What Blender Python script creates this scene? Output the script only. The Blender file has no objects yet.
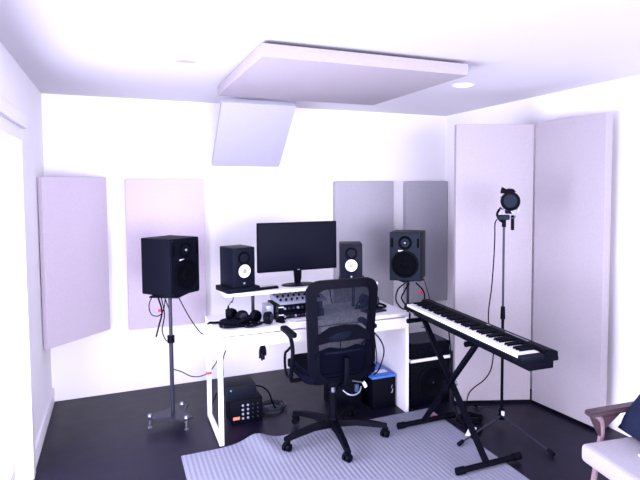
import bpy, bmesh, math, random
from mathutils import Vector, Matrix
random.seed(7)
PI = math.pi
C = bpy.context.scene.collection
XL, XR, YB, ZC = -0.483, 3.05, 4.734, 2.344      # room: left wall, right wall, back wall, ceiling
YF = -1.6                                         # the room is open behind the photographer

# ------------------------------------------------------------------ materials
def mat(name, col, rough=0.6, metal=0.0, noise=0.0, nscale=40.0, bump=0.0, bscale=200.0, spec=0.5, col2=None, sheen=0.0):
    m = bpy.data.materials.new(name); m.use_nodes = True
    nt = m.node_tree; b = nt.nodes['Principled BSDF']
    b.inputs['Base Color'].default_value = (*col, 1); b.inputs['Roughness'].default_value = rough
    b.inputs['Metallic'].default_value = metal; b.inputs['Specular IOR Level'].default_value = spec
    if sheen: b.inputs['Sheen Weight'].default_value = sheen
    tc = nt.nodes.new('ShaderNodeTexCoord')
    if noise or col2:
        n = nt.nodes.new('ShaderNodeTexNoise'); n.inputs['Scale'].default_value = nscale; n.inputs['Detail'].default_value = 4
        nt.links.new(tc.outputs['Object'], n.inputs['Vector'])
        r = nt.nodes.new('ShaderNodeValToRGB')
        c2 = col2 or tuple(max(0, c * (1 - noise)) for c in col)
        r.color_ramp.elements[0].color = (*c2, 1); r.color_ramp.elements[1].color = (*col, 1)
        r.color_ramp.elements[0].position = .35; r.color_ramp.elements[1].position = .65
        nt.links.new(n.outputs['Fac'], r.inputs['Fac']); nt.links.new(r.outputs['Color'], b.inputs['Base Color'])
    if bump:
        n = nt.nodes.new('ShaderNodeTexNoise'); n.inputs['Scale'].default_value = bscale
        nt.links.new(tc.outputs['Object'], n.inputs['Vector'])
        bp = nt.nodes.new('ShaderNodeBump'); bp.inputs['Strength'].default_value = bump; bp.inputs['Distance'].default_value = .002
        nt.links.new(n.outputs['Fac'], bp.inputs['Height']); nt.links.new(bp.outputs['Normal'], b.inputs['Normal'])
    return m

M = {}
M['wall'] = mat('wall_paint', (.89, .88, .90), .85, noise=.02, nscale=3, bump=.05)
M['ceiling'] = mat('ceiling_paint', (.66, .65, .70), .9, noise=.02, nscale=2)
M['trim'] = mat('trim_paint', (.88, .87, .9), .45)
M['fabric'] = mat('panel_fabric', (.58, .515, .60), .95, noise=.05, nscale=60, bump=.3, bscale=700)
M['fabric_tall'] = mat('tall_panel_fabric', (.375, .348, .385), .95, noise=.05, nscale=60, bump=.3, bscale=700)
M['fabric_grey'] = mat('grey_panel_fabric', (.41, .405, .455), .95, noise=.06, nscale=60, bump=.3, bscale=700)
M['fabric_pale'] = mat('pale_panel_fabric', (.46, .46, .55), .9, noise=.03, nscale=40)
M['black'] = mat('black_plastic', (.0014, .0018, .006), .55, spec=.06, noise=.2, nscale=30)
M['vinyl'] = mat('black_vinyl', (.0025, .0035, .010), .6, spec=.08, noise=.35, nscale=90, bump=.4, bscale=400)
M['satin'] = mat('satin_black', (.003, .0045, .012), .5, spec=.10, noise=.1)
M['baffle'] = mat('baffle_grey', (.010, .016, .030), .55, spec=.12, noise=.15)
M['cone'] = mat('dark_cone', (.0012, .0015, .004), .7, spec=.05, noise=.2)
M['white_cone'] = mat('white_cone', (.85, .86, .9), .5, noise=.03)
M['desk'] = mat('white_laminate', (.86, .85, .89), .4, noise=.015, nscale=5)
M['metal_white'] = mat('white_metal', (.86, .86, .9), .35)
M['steel'] = mat('steel', (.27, .28, .35), .35, metal=.8, noise=.1)
M['silver'] = mat('silver_plastic', (.30, .32, .42), .35, metal=.2, noise=.08)
M['grey'] = mat('grey_metal', (.022, .026, .045), .4, metal=.15, spec=.3, noise=.1)
M['red'] = mat('red_tape', (.6, .03, .08), .5, noise=.1)
M['orange'] = mat('orange_label', (.85, .22, .12), .5, noise=.1)
M['blue'] = mat('blue_plastic', (.03, .16, .62), .4, noise=.1)
M['paper'] = mat('paper', (.82, .82, .88), .8, noise=.02)
M['pink'] = mat('pink_ink', (.55, .2, .36), .7, noise=.05)
M['teal'] = mat('teal_ink', (.06, .25, .3), .7, noise=.05)
M['ivory'] = mat('white_key', (.88, .88, .92), .25, noise=.01)
M['seat'] = mat('black_seat_fabric', (.0015, .002, .008), .9, spec=.05, noise=.3, nscale=120, bump=.4, bscale=500)
M['armchair'] = mat('pale_upholstery', (.47, .45, .50), .95, noise=.12, nscale=160, bump=.5, bscale=500)
M['wood'] = mat('brown_wood', (.075, .042, .055), .45, noise=.4, nscale=14)
M['wood_pale'] = mat('lit_wood', (.30, .20, .23), .5, noise=.2, nscale=14)
M['screen'] = mat('dark_screen', (.0012, .002, .009), .4, spec=.06, noise=.1)
M['glassy'] = mat('frosted_lens', (.42, .40, .50), .5)

# floor: dark stained boards, satin
def floor_mat():
    m = mat('dark_floor', (.02, .017, .034), .42, spec=.24); nt = m.node_tree; b = nt.nodes['Principled BSDF']
    tc = nt.nodes.new('ShaderNodeTexCoord'); mp = nt.nodes.new('ShaderNodeMapping')
    mp.inputs['Rotation'].default_value = (0, 0, 0); mp.inputs['Scale'].default_value = (1, 1, 1)
    br = nt.nodes.new('ShaderNodeTexBrick'); br.inputs['Scale'].default_value = 1
    br.inputs['Brick Width'].default_value = 1.8; br.inputs['Row Height'].default_value = .19; br.inputs['Mortar Size'].default_value = .002
    br.inputs['Color1'].default_value = (.0062, .0046, .0185, 1); br.inputs['Color2'].default_value = (.005, .0038, .015, 1)
    br.inputs['Mortar'].default_value = (.006, .005, .010, 1)
    nt.links.new(tc.outputs['Object'], mp.inputs['Vector']); nt.links.new(mp.outputs['Vector'], br.inputs['Vector'])
    n = nt.nodes.new('ShaderNodeTexNoise'); n.inputs['Scale'].default_value = 9; n.inputs['Detail'].default_value = 6
    nt.links.new(tc.outputs['Object'], n.inputs['Vector'])
    mx = nt.nodes.new('ShaderNodeMixRGB'); mx.blend_type = 'OVERLAY'; mx.inputs['Fac'].default_value = .5
    nt.links.new(br.outputs['Color'], mx.inputs[1]); nt.links.new(n.outputs['Fac'], mx.inputs[2])
    nt.links.new(mx.outputs['Color'], b.inputs['Base Color'])
    mr = nt.nodes.new('ShaderNodeMapRange'); mr.inputs['To Min'].default_value = .36; mr.inputs['To Max'].default_value = .52
    nt.links.new(n.outputs['Fac'], mr.inputs['Value']); nt.links.new(mr.outputs['Result'], b.inputs['Roughness'])
    return m
M['floor'] = floor_mat()

def rug_mat():
    m = mat('ribbed_wool', (.36, .36, .50), .95); nt = m.node_tree; b = nt.nodes['Principled BSDF']
    tc = nt.nodes.new('ShaderNodeTexCoord')
    sp = nt.nodes.new('ShaderNodeSeparateXYZ'); nt.links.new(tc.outputs['Object'], sp.inputs[0])
    def sine(out, freq, amp=None):
        a = nt.nodes.new('ShaderNodeMath'); a.operation = 'MULTIPLY'; a.inputs[1].default_value = freq; nt.links.new(out, a.inputs[0])
        s = nt.nodes.new('ShaderNodeMath'); s.operation = 'SINE'; nt.links.new(a.outputs[0], s.inputs[0]); return s.outputs[0]
    sx = sine(sp.outputs['X'], 2 * PI / .028); sy = sine(sp.outputs['Y'], 2 * PI / .05)
    mu = nt.nodes.new('ShaderNodeMath'); mu.operation = 'MULTIPLY'; mu.inputs[1].default_value = .18
    nt.links.new(sy, mu.inputs[0])
    ad = nt.nodes.new('ShaderNodeMath'); ad.operation = 'ADD'; nt.links.new(sx, ad.inputs[0]); nt.links.new(mu.outputs[0], ad.inputs[1])
    n = nt.nodes.new('ShaderNodeTexNoise'); n.inputs['Scale'].default_value = 90; nt.links.new(tc.outputs['Object'], n.inputs['Vector'])
    ad2 = nt.nodes.new('ShaderNodeMath'); ad2.operation = 'ADD'; nt.links.new(ad.outputs[0], ad2.inputs[0]); nt.links.new(n.outputs['Fac'], ad2.inputs[1])
    mr = nt.nodes.new('ShaderNodeMapRange'); mr.inputs['From Min'].default_value = -1.0; mr.inputs['From Max'].default_value = 1.7
    nt.links.new(ad2.outputs[0], mr.inputs['Value'])
    r = nt.nodes.new('ShaderNodeValToRGB'); r.color_ramp.elements[0].color = (.205, .215, .285, 1); r.color_ramp.elements[1].color = (.25, .26, .335, 1)
    nt.links.new(mr.outputs['Result'], r.inputs['Fac']); nt.links.new(r.outputs['Color'], b.inputs['Base Color'])
    bp = nt.nodes.new('ShaderNodeBump'); bp.inputs['Strength'].default_value = .5; bp.inputs['Distance'].default_value = .004
    nt.links.new(mr.outputs['Result'], bp.inputs['Height']); nt.links.new(bp.outputs['Normal'], b.inputs['Normal'])
    return m
M['rug'] = rug_mat()

def mesh_mat():
    m = mat('open_weave', (.004, .006, .016), .8); nt = m.node_tree; b = nt.nodes['Principled BSDF']; b.inputs['Specular IOR Level'].default_value = .1
    out = nt.nodes['Material Output']; tr = nt.nodes.new('ShaderNodeBsdfTransparent'); mx = nt.nodes.new('ShaderNodeMixShader')
    tc = nt.nodes.new('ShaderNodeTexCoord'); v = nt.nodes.new('ShaderNodeTexNoise'); v.inputs['Scale'].default_value = 60
    nt.links.new(tc.outputs['Object'], v.inputs['Vector'])
    mr = nt.nodes.new('ShaderNodeMapRange'); mr.inputs['To Min'].default_value = .80; mr.inputs['To Max'].default_value = .93
    nt.links.new(v.outputs['Fac'], mr.inputs['Value']); nt.links.new(mr.outputs['Result'], mx.inputs['Fac'])
    nt.links.new(tr.outputs[0], mx.inputs[1]); nt.links.new(b.outputs[0], mx.inputs[2]); nt.links.new(mx.outputs[0], out.inputs['Surface'])
    return m
M['weave'] = mesh_mat()

def rib_mat():
    m = mat('ribbed_pillow', (.02, .03, .06), .9); nt = m.node_tree; b = nt.nodes['Principled BSDF']
    tc = nt.nodes.new('ShaderNodeTexCoord'); w = nt.nodes.new('ShaderNodeTexWave'); w.inputs['Scale'].default_value = 45
    w.bands_direction = 'X'; nt.links.new(tc.outputs['Object'], w.inputs['Vector'])
    r = nt.nodes.new('ShaderNodeValToRGB'); r.color_ramp.elements[0].color = (.005, .008, .022, 1); r.color_ramp.elements[1].color = (.02, .028, .065, 1)
    nt.links.new(w.outputs['Fac'], r.inputs['Fac']); nt.links.new(r.outputs['Color'], b.inputs['Base Color'])
    return m
M['pillow'] = rib_mat(); M['pillow'].node_tree.nodes['Principled BSDF'].inputs['Specular IOR Level'].default_value = .1

def glass_mat():
    m = bpy.data.materials.new('door_glass'); m.use_nodes = True; nt = m.node_tree
    b = nt.nodes['Principled BSDF']; out = nt.nodes['Material Output']
    g = nt.nodes.new('ShaderNodeBsdfGlossy'); g.inputs['Roughness'].default_value = .02
    t = nt.nodes.new('ShaderNodeBsdfTransparent'); t.inputs['Color'].default_value = (.96, .96, 1, 1)
    mx = nt.nodes.new('ShaderNodeMixShader'); mx.inputs['Fac'].default_value = .05
    nt.links.new(t.outputs[0], mx.inputs[1]); nt.links.new(g.outputs[0], mx.inputs[2]); nt.links.new(mx.outputs[0], out.inputs['Surface'])
    nt.nodes.remove(b); return m
M['glass'] = glass_mat()

# ------------------------------------------------------------------ mesh helpers
class MB:
    def __init__(s): s.bm = bmesh.new()
    def box(s, c, d, rz=0, rx=0, ry=0, bev=0, seg=2):
        t = bmesh.new(); bmesh.ops.create_cube(t, size=1)
        bmesh.ops.scale(t, vec=Vector(d), verts=t.verts)
        if bev: bmesh.ops.bevel(t, geom=t.edges[:], offset=bev, segments=seg, affect='EDGES', profile=.6)
        R = Matrix.Rotation(rz, 4, 'Z') @ Matrix.Rotation(ry, 4, 'Y') @ Matrix.Rotation(rx, 4, 'X')
        bmesh.ops.transform(t, matrix=Matrix.Translation(Vector(c)) @ R, verts=t.verts)
        return s._m(t)
    def _m(s, t):
        me = bpy.data.meshes.new('t'); t.to_mesh(me); t.free(); s.bm.from_mesh(me); bpy.data.meshes.remove(me); return s
    def cyl(s, a, b, r0, r1=None, n=24, cap=True):
        a, b = Vector(a), Vector(b); r1 = r0 if r1 is None else r1
        t = bmesh.new(); L = (b - a).length
        bmesh.ops.create_cone(t, cap_ends=cap, segments=n, radius1=r0, radius2=r1, depth=L)
        q = (b - a).to_track_quat('Z', 'Y').to_matrix().to_4x4()
        bmesh.ops.transform(t, matrix=Matrix.Translation((a + b) / 2) @ q, verts=t.verts); return s._m(t)
    def sph(s, c, r, sc=(1, 1, 1), rz=0, n=16):
        t = bmesh.new(); bmesh.ops.create_uvsphere(t, u_segments=n, v_segments=max(6, n // 2), radius=r)
        bmesh.ops.transform(t, matrix=Matrix.Translation(Vector(c)) @ Matrix.Rotation(rz, 4, 'Z') @ Matrix.Diagonal((*sc, 1)), verts=t.verts); return s._m(t)
    def lathe(s, prof, o=(0, 0, 0), axis=(0, 0, 1), n=32):
        # prof: list of (r, h) along axis
        q = Vector(axis).to_track_quat('Z', 'Y').to_matrix(); o = Vector(o); rings = []
        for r, h in prof:
            if r < 1e-6: rings.append([s.bm.verts.new(o + q @ Vector((0, 0, h)))])
            else: rings.append([s.bm.verts.new(o + q @ Vector((r * math.cos(2 * PI * i / n), r * math.sin(2 * PI * i / n), h))) for i in range(n)])
        for A, B in zip(rings, rings[1:]):
            for i in range(n):
                j = (i + 1) % n
                if len(A) == 1 and len(B) == 1: continue
                if len(A) == 1: s.bm.faces.new((A[0], B[j], B[i]))
                elif len(B) == 1: s.bm.faces.new((A[i], A[j], B[0]))
                else: s.bm.faces.new((A[i], A[j], B[j], B[i]))
        return s
    def tube(s, pts, r, n=8, smooth=4, closed=False):
        P = [Vector(p) for p in pts]
        if smooth: P = catmull(P, smooth, closed)
        rings = []; N = len(P); up = None
        for i in range(N):
            if closed: d = (P[(i + 1) % N] - P[i - 1])
            else: d = P[min(i + 1, N - 1)] - P[max(i - 1, 0)]
            if d.length < 1e-9: d = Vector((0, 0, 1))
            d.normalize()
            if up is None:
                up = Vector((0, 0, 1)) if abs(d.z) < .9 else Vector((1, 0, 0))
            u = (up - d * up.dot(d))
            if u.length < 1e-6: u = d.orthogonal()
            u.normalize(); up = u; v = d.cross(u)
            rr = r(i / max(1, N - 1)) if callable(r) else r
            rings.append([s.bm.verts.new(P[i] + (u * math.cos(2 * PI * k / n) + v * math.sin(2 * PI * k / n)) * rr) for k in range(n)])
        for i in range(N if closed else N - 1):
            A, B = rings[i], rings[(i + 1) % N]
            for k in range(n): s.bm.faces.new((A[k], A[(k + 1) % n], B[(k + 1) % n], B[k]))
        if not closed:
            s.bm.faces.new(rings[0][::-1]); s.bm.faces.new(rings[-1])
        return s
    def prism(s, pts, a, b, axis='z', bev=0):
        # polygon pts (u,v) extruded from a to b along axis
        f = {'z': lambda u, v, h: (u, v, h), 'y': lambda u, v, h: (u, h, v), 'x': lambda u, v, h: (h, u, v)}[axis]
        t = bmesh.new()
        A = [t.verts.new(f(u, v, a)) for u, v in pts]; B = [t.verts.new(f(u, v, b)) for u, v in pts]; n = len(pts)
        t.faces.new(A[::-1]); t.faces.new(B)
        for i in range(n): t.faces.new((A[i], A[(i + 1) % n], B[(i + 1) % n], B[i]))
        bmesh.ops.recalc_face_normals(t, faces=t.faces)
        if bev: bmesh.ops.bevel(t, geom=t.edges[:], offset=bev, segments=2, affect='EDGES')
        return s._m(t)
    def ring(s, outer, inner, a, b, axis='y'):
        f = {'z': lambda u, v, h: (u, v, h), 'y': lambda u, v, h: (u, h, v), 'x': lambda u, v, h: (h, u, v)}[axis]
        L = []
        for pts, h in ((outer, a), (outer, b), (inner, b), (inner, a)): L.append([s.bm.verts.new(f(u, v, h)) for u, v in pts])
        n = len(outer)
        for k in range(4):
            A, B = L[k], L[(k + 1) % 4]
            for i in range(n): s.bm.faces.new((A[i], A[(i + 1) % n], B[(i + 1) % n], B[i]))
        return s
    def warp(s, fn):
        for v in s.bm.verts: v.co = Vector(fn(*v.co))
        return s
    def build(s, name, m, parent=None, smooth=None, loc=None):
        bmesh.ops.recalc_face_normals(s.bm, faces=s.bm.faces)
        me = bpy.data.meshes.new(name)
        for f in s.bm.faces: f.smooth = True
        s.bm.to_mesh(me); s.bm.free()
        me.set_sharp_from_angle(angle=math.radians(32))
        me.materials.append(M[m] if isinstance(m, str) else m)
        o = bpy.data.objects.new(name, me); C.objects.link(o)
        if parent: o.parent = parent
        if loc: o.location = loc
        return o

def catmull(P, k, closed=False):
    out = []; N = len(P)
    for i in range(N if closed else N - 1):
        if closed: p0, p1, p2, p3 = P[i - 1], P[i], P[(i + 1) % N], P[(i + 2) % N]
        else: p0, p1, p2, p3 = P[max(i - 1, 0)], P[i], P[i + 1], P[min(i + 2, N - 1)]
        for j in range(k):
            t = j / k
            out.append(.5 * ((2 * p1) + (p2 - p0) * t + (2 * p0 - 5 * p1 + 4 * p2 - p3) * t * t + (3 * p1 - p0 - 3 * p2 + p3) * t ** 3))
    if not closed: out.append(P[-1])
    return out

def rrect(w, h, r, n=8, cx=0, cy=0, top=None):
    """rounded rectangle outline; top = width at the top (taper)"""
    pts = []
    for sx, sy, a0 in ((1, 1, 0), (-1, 1, 90), (-1, -1, 180), (1, -1, 270)):
        for i in range(n + 1):
            a = math.radians(a0 + 90 * i / n)
            x = sx * (w / 2 - r) + r * math.cos(a); y = sy * (h / 2 - r) + r * math.sin(a)
            if top: x *= 1 + (top / w - 1) * (y / h + .5)
            pts.append((cx + x, cy + y))
    return pts

def tag(o, label=None, cat=None, group=None, kind=None):
    if label: o['label'] = label
    if cat: o['category'] = cat
    if group: o['group'] = group
    if kind: o['kind'] = kind
    return o
def thing(name, label, cat, loc=(0, 0, 0), rz=0, group=None):
    o = bpy.data.objects.new(name, None); C.objects.link(o); o.location = loc; o.rotation_euler = (0, 0, rz)
    o.empty_display_size = .1
    return tag(o, label, cat, group)
def copy_tree(o, parent=None):
    c = o.copy(); C.objects.link(c)
    if parent: c.parent = parent
    for ch in list(o.children): copy_tree(ch, c)
    return c
def struct(o): o['kind'] = 'structure'; return o

# ------------------------------------------------------------------ the room
T = .12
struct(MB().box(((XL + XR) / 2, (YF + YB) / 2, -.05), (XR - XL + 2 * T, YB - YF + 2 * T, .1)).build('floor', 'floor'))
LT1, LT2 = (.379, 3.216), (2.223, 3.231)        # downlights
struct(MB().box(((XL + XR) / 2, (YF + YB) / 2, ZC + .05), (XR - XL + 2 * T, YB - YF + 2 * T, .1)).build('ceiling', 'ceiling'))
struct(MB().box(((XL + XR) / 2, YB + T / 2, ZC / 2), (XR - XL + 2 * T, T, ZC)).build('wall_back', 'wall'))
struct(MB().box((XR + T / 2, (YF + YB) / 2, ZC / 2), (T, YB - YF, ZC)).build('wall_right', 'wall'))
DY0, DY1, DZ = .9, 3.50, 1.90                   # glazed door opening in the left wall
w = MB()
w.box((XL - T / 2, (DY1 + YB) / 2, ZC / 2), (T, YB - DY1, ZC))
w.box((XL - T / 2, (YF + DY0) / 2, ZC / 2), (T, DY0 - YF, ZC))
w.box((XL - T / 2, (DY0 + DY1) / 2, (DZ + ZC) / 2), (T, DY1 - DY0, ZC - DZ))
struct(w.build('wall_left', 'wall'))
# door: casing round the opening, two glazed leaves
d = MB()
for y in (DY0 - .04, DY1 + .04): d.box((XL + .011, y, (DZ + .075) / 2), (.022, .08, DZ + .075), bev=.003)
d.box((XL + .011, (DY0 + DY1) / 2, DZ + .0375), (.022, DY1 - DY0 - .002, .075), bev=.003)
d.box((XL + .02, (DY0 + DY1) / 2, DZ + .112), (.045, DY1 - DY0 + .2, .074), bev=.003)
door = struct(d.build('door_1', 'trim'))
YM = (DY0 + DY1) / 2
for k, (a, b, x) in enumerate(((DY0, YM + .03, XL - .045), (YM - .03, DY1, XL - .085))):
    f = MB()
    for y in (a + .04, b - .04): f.box((x, y, DZ / 2), (.035, .08, DZ), bev=.003)
    f.box((x, (a + b) / 2, .05), (.035, b - a - .16, .1)); f.box((x, (a + b) / 2, DZ - .04), (.035, b - a - .16, .08))
    fr = f.build('door_leaf', 'trim', door)
    MB().box((x, (a + b) / 2, DZ / 2), (.006, b - a - .15, DZ - .16)).build('glass_pane', 'glass', fr)
MB().box((XL - .018, YM - .09, 1.02), (.02, .03, .2), bev=.006).build('door_handle', 'steel', door)
struct(MB().box((XL + .008, (DY1 + .08 + YB) / 2, .055), (.016, YB - DY1 - .08, .11), bev=.003).build('baseboard_left', 'trim'))
struct(MB().box((XR - .008, (YF + YB) / 2, .055), (.016, YB - YF - .04, .11), bev=.003).build('baseboard_right', 'trim'))

# ceiling downlights
def downlight(loc, label, lit):
    t = thing('downlight', label, 'ceiling light', (*loc, ZC), group='recessed ceiling lights')
    MB().lathe([(.078, 0), (.078, -.004), (.062, -.007), (.058, -.004), (.058, 0)]).build('trim_ring', 'trim', t)
    MB().lathe([(.0, -.003), (.057, -.003), (.057, 0)]).build('lens', lit, t)
em = mat('lamp_glow', (.9, .88, 1), .5); b = em.node_tree.nodes['Principled BSDF']
b.inputs['Emission Color'].default_value = (.95, .93, 1, 1); b.inputs['Emission Strength'].default_value = 1.5
downlight(LT1, 'round recessed downlight nearest the glazed door wall', 'glassy')
downlight(LT2, 'round recessed downlight past the hanging ceiling slab, on the tall grey panels side', em)

# ------------------------------------------------------------------ acoustic panels
def panel(label, c, d, rz=0, rx=0, m='fabric', name='acoustic_panel', group=None, bev=.006):
    o = MB().box((0, 0, 0), d, bev=bev).build(name, m)
    o.location = c; o.rotation_euler = (rx, 0, rz); return tag(o, label, 'acoustic panel', group)
G = 'fabric acoustic panels on the walls'
# across the left corner
p0 = Vector((-.474, 4.26)); p1 = Vector((-.072, 4.69)); dd = p1 - p0; L = dd.length; ang = math.atan2(dd.y, dd.x)
mid = (p0 + p1) / 2 + Vector((-dd.y, dd.x)).normalized() * .0
PZ = 1.11
panel('lilac fabric panel set at an angle across the corner by the glazed door', (mid.x + .004, mid.y - .02, PZ + .02), (L - .02, .04, 1.18), ang, group=G)
panel('lilac fabric panel flat on the back wall behind the inward-turned stand speaker', (.372, YB - .032, PZ), (.6, .06, 1.2), group=G)
panel('greyish panel flat on the back wall right of the monitor, partly behind the desk chair', (2.135, YB - .032, 1.09), (.60, .06, 1.2), m='fabric_grey', group=G)
panel('greyish panel in the far corner beside the tall folding panels, behind the stand speaker', (2.805, YB - .032, 1.09), (.475, .06, 1.2), m='fabric_grey', group=G)
# angled panel between ceiling and back wall
ax0, ax1 = .74, 1.31
ya, za, yb, zb = 4.19, 2.30, 4.70, 1.845
Ls = math.hypot(yb - ya, za - zb); rx = math.atan2(-(za - zb), yb - ya)
panel('pale square panel slanting from the ceiling down to the back wall', ((ax0 + ax1) / 2, (ya + yb) / 2 - .012, (za + zb) / 2 - .012), (ax1 - ax0, Ls, .05), rx=rx, m='fabric_pale', name='slanted_acoustic_panel')
# ceiling cloud
t = thing('ceiling_acoustic_cloud', 'thick square fabric slab hung flat just under the ceiling', 'acoustic panel', (1.237, 3.215, 2.262))
cl = MB().box((0, 0, .0325), (1.17, 1.24, .065), bev=.006).build('fabric_slab', 'fabric_tall', t)
for sx in (-1, 1):
    for sy in (-1, 1): MB().cyl((sx * .4, sy * .4, .0705), (sx * .4, sy * .4, ZC - 2.262), .012, n=12).build('hanger', 'trim', t)
MB().box((0, 0, .068), (1.13, 1.20, .006)).build('backing_board', 'black', t)
# tall free-standing hinged panels
def tall(label, a, b, z1, th=.07):
    a, b = Vector(a), Vector(b); d = b - a; L = d.length; n = Vector((d.y, -d.x)).normalized()   # n points away from the camera side
    if n.dot(a) < 0: n = -n
    c = (a + b) / 2 + n * th / 2; rz = math.atan2(d.y, d.x)
    t = thing('standing_acoustic_panel', label, 'acoustic panel', (c.x, c.y, 0), rz, 'tall standing acoustic panels')
    MB().box((0, 0, (z1 + .02) / 2), (L - .006, th, z1 - .02), bev=.006).build('fabric_face', 'fabric_tall', t)
    MB().box((0, 0, .011), (L - .004, th + .008, .022)).build('base_rail', 'black', t)
    return t
tall('tall lilac standing panel meeting its neighbour at the seam, behind the microphone stand', (2.302, 3.43), (2.846, 3.215), 2.10)
t = tall('tall lilac standing panel along the right wall, nearer the armchair', (2.849, 3.21), (2.905, 2.615), 2.115)

# ------------------------------------------------------------------ desk
DX0, DX1, DYF, DYB, DT = .558, 1.915, 3.437, 3.95, .735
desk = thing('desk', 'white desk with drawers, metal loop leg on one end and solid side on the other', 'desk', (0, 0, 0))
desk.location = (DX0, DYF, 0)
W, Dp = DX1 - DX0, DYB - DYF
MB().box((W / 2, Dp / 2, DT - .0125), (W, Dp, .025), bev=.002).build('desk_top', 'desk', desk)
MB().box((W / 2, Dp / 2 + .02, DT - .071), (W - .04, Dp - .05, .078)).build('drawer_case', 'desk', desk)
for k in range(2):
    dr = MB().box((.02 + (W - .04) * (k + .5) / 2, .009, DT - .072), ((W - .04) / 2 - .004, .018, .076), bev=.002).build('drawer', 'desk', desk)
MB().box((W - .0125, Dp / 2, (DT - .027) / 2), (.025, Dp - .002, DT - .027), bev=.002).build('side_panel', 'desk', desk)
lg = MB()
for y in (.018, Dp - .018): lg.box((.016, y, (DT - .027 + .012) / 2), (.029, .029, DT - .027 - .012), bev=.003)
lg.box((.016, Dp / 2, .028), (.0285, Dp - .064, .029), bev=.003)
lp = lg.build('loop_leg', 'metal_white', desk)
for y in (.018, Dp - .018): MB().cyl((.016, y, 0), (.016, y, .0145), .012, n=16).build('leveling_foot', 'black', lp)
tp = MB().box((.016, Dp - .018, .33), (.032, .032, .02)).build('tape', 'red', lp); tp['label'] = 'red tape around the rear upright'
# raised monitor shelf
SZ = .925
sh = thing('monitor_riser', 'white shelf raised on thin legs above the rear of the desk', 'shelf', (.655, 3.70, DT))
SW, SD = 1.14, .24
MB().box((SW / 2, SD / 2, SZ - DT - .011), (SW, SD, .022), bev=.003).build('shelf_board', 'desk', sh)
for x in (.21, SW - .16):
    for y in (.10,): MB().cyl((x, y, 0), (x, y, SZ - DT - .02), .012, n=12).build('leg', 'grey', sh)

# ------------------------------------------------------------------ monitor
mo = thing('monitor', 'wide black computer monitor standing on the white shelf', 'monitor', (1.21, 3.84, SZ), math.radians(1))
pn = MB().box((0, 0, .285), (.605, .03, .355), bev=.006).build('monitor_housing', 'black', mo)
MB().box((0, -.0155, .288), (.585, .002, .33)).build('screen', 'screen', mo)
MB().box((0, -.017, .116), (.018, .002, .006)).build('emblem', 'silver', mo)
nk = MB().prism([(-.02, .015), (.02, .015), (.028, .05), (.03, .15), (-.03, .15), (-.022, .05)], .0, .03, 'y', bev=.003)
nk.build('stand_neck', 'black', mo)
MB().lathe([(0, .016), (.05, .014), (.12, .008), (.125, .003), (.12, 0), (0, 0)], n=40).warp(lambda x, y, z: (x, y * .62, z)).build('stand_base', 'satin', mo)

# ------------------------------------------------------------------ nearfield speakers with white cones
def driver(mb_r, parent, c, r, cone, ring='black'):
    x, y, z = c
    MB().lathe([(r * 1.16, 0), (r * 1.16, .005), (r * 1.0, .007), (r * .98, .002)], (x, y, z), (0, -1, 0)).build('driver_ring', ring, parent)
    k = MB().lathe([(r, .001), (r * .93, .007), (r * .84, .004), (r * .38, -.0005), (r * .34, .003), (r * .2, .006), (0, .008)], (x, y, z), (0, -1, 0)).build('cone', cone, parent)
    return k
def nearfield(label, loc, rz):
    t = thing('nearfield_speaker', label, 'speaker', loc, rz, 'small black speakers with white cones')
    w_, d_, h_ = .168, .20, .272
    MB().box((0, 0, h_ / 2), (w_, d_, h_), bev=.008).build('cabinet', 'satin', t)
    y = -d_ / 2
    MB().lathe([(.045, 0), (.045, .003), (.034, .001), (.016, -.008), (.013, -.004), (0, -.001)], (0, y - .001, .20), (0, -1, 0)).build('tweeter', 'cone', t)
    driver(None, t, (0, y - .001, .110), .047, 'white_cone')
    MB().lathe([(.017, .004), (.014, .009), (0, .011)], (0, y - .001, .110), (0, -1, 0)).build('dust_cap', 'silver', t)
    MB().lathe([(.007, 0), (.007, .002), (.005, .003), (0, .003)], (.0, y, .026), (0, -1, 0)).build('emblem', 'silver', t)
    return t
n1 = nearfield('small speaker with a white cone on a foam pad, nearest the tall stand speaker', (.765, 3.825, SZ + .035), math.radians(16))
n2 = nearfield('small speaker with a white cone standing between monitor and chair back top', (1.628, 3.835, SZ + .022), math.radians(-20))
pd = MB().box((0, 0, .0175), (.235, .225, .035), bev=.004).build('foam_pad', 'vinyl'); pd.location = (.765, 3.82, SZ); pd.rotation_euler = (0, 0, math.radians(12))
tag(pd, 'thick dark foam pad under the small speaker by the desk end', 'speaker pad', 'foam pads')
pd = MB().box((0, 0, .011), (.20, .215, .022), bev=.004).build('foam_pad', 'vinyl'); pd.location = (1.635, 3.83, SZ); pd.rotation_euler = (0, 0, math.radians(-22))
tag(pd, 'thin dark foam pad under the small speaker behind the desk chair', 'speaker pad', 'foam pads')

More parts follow.
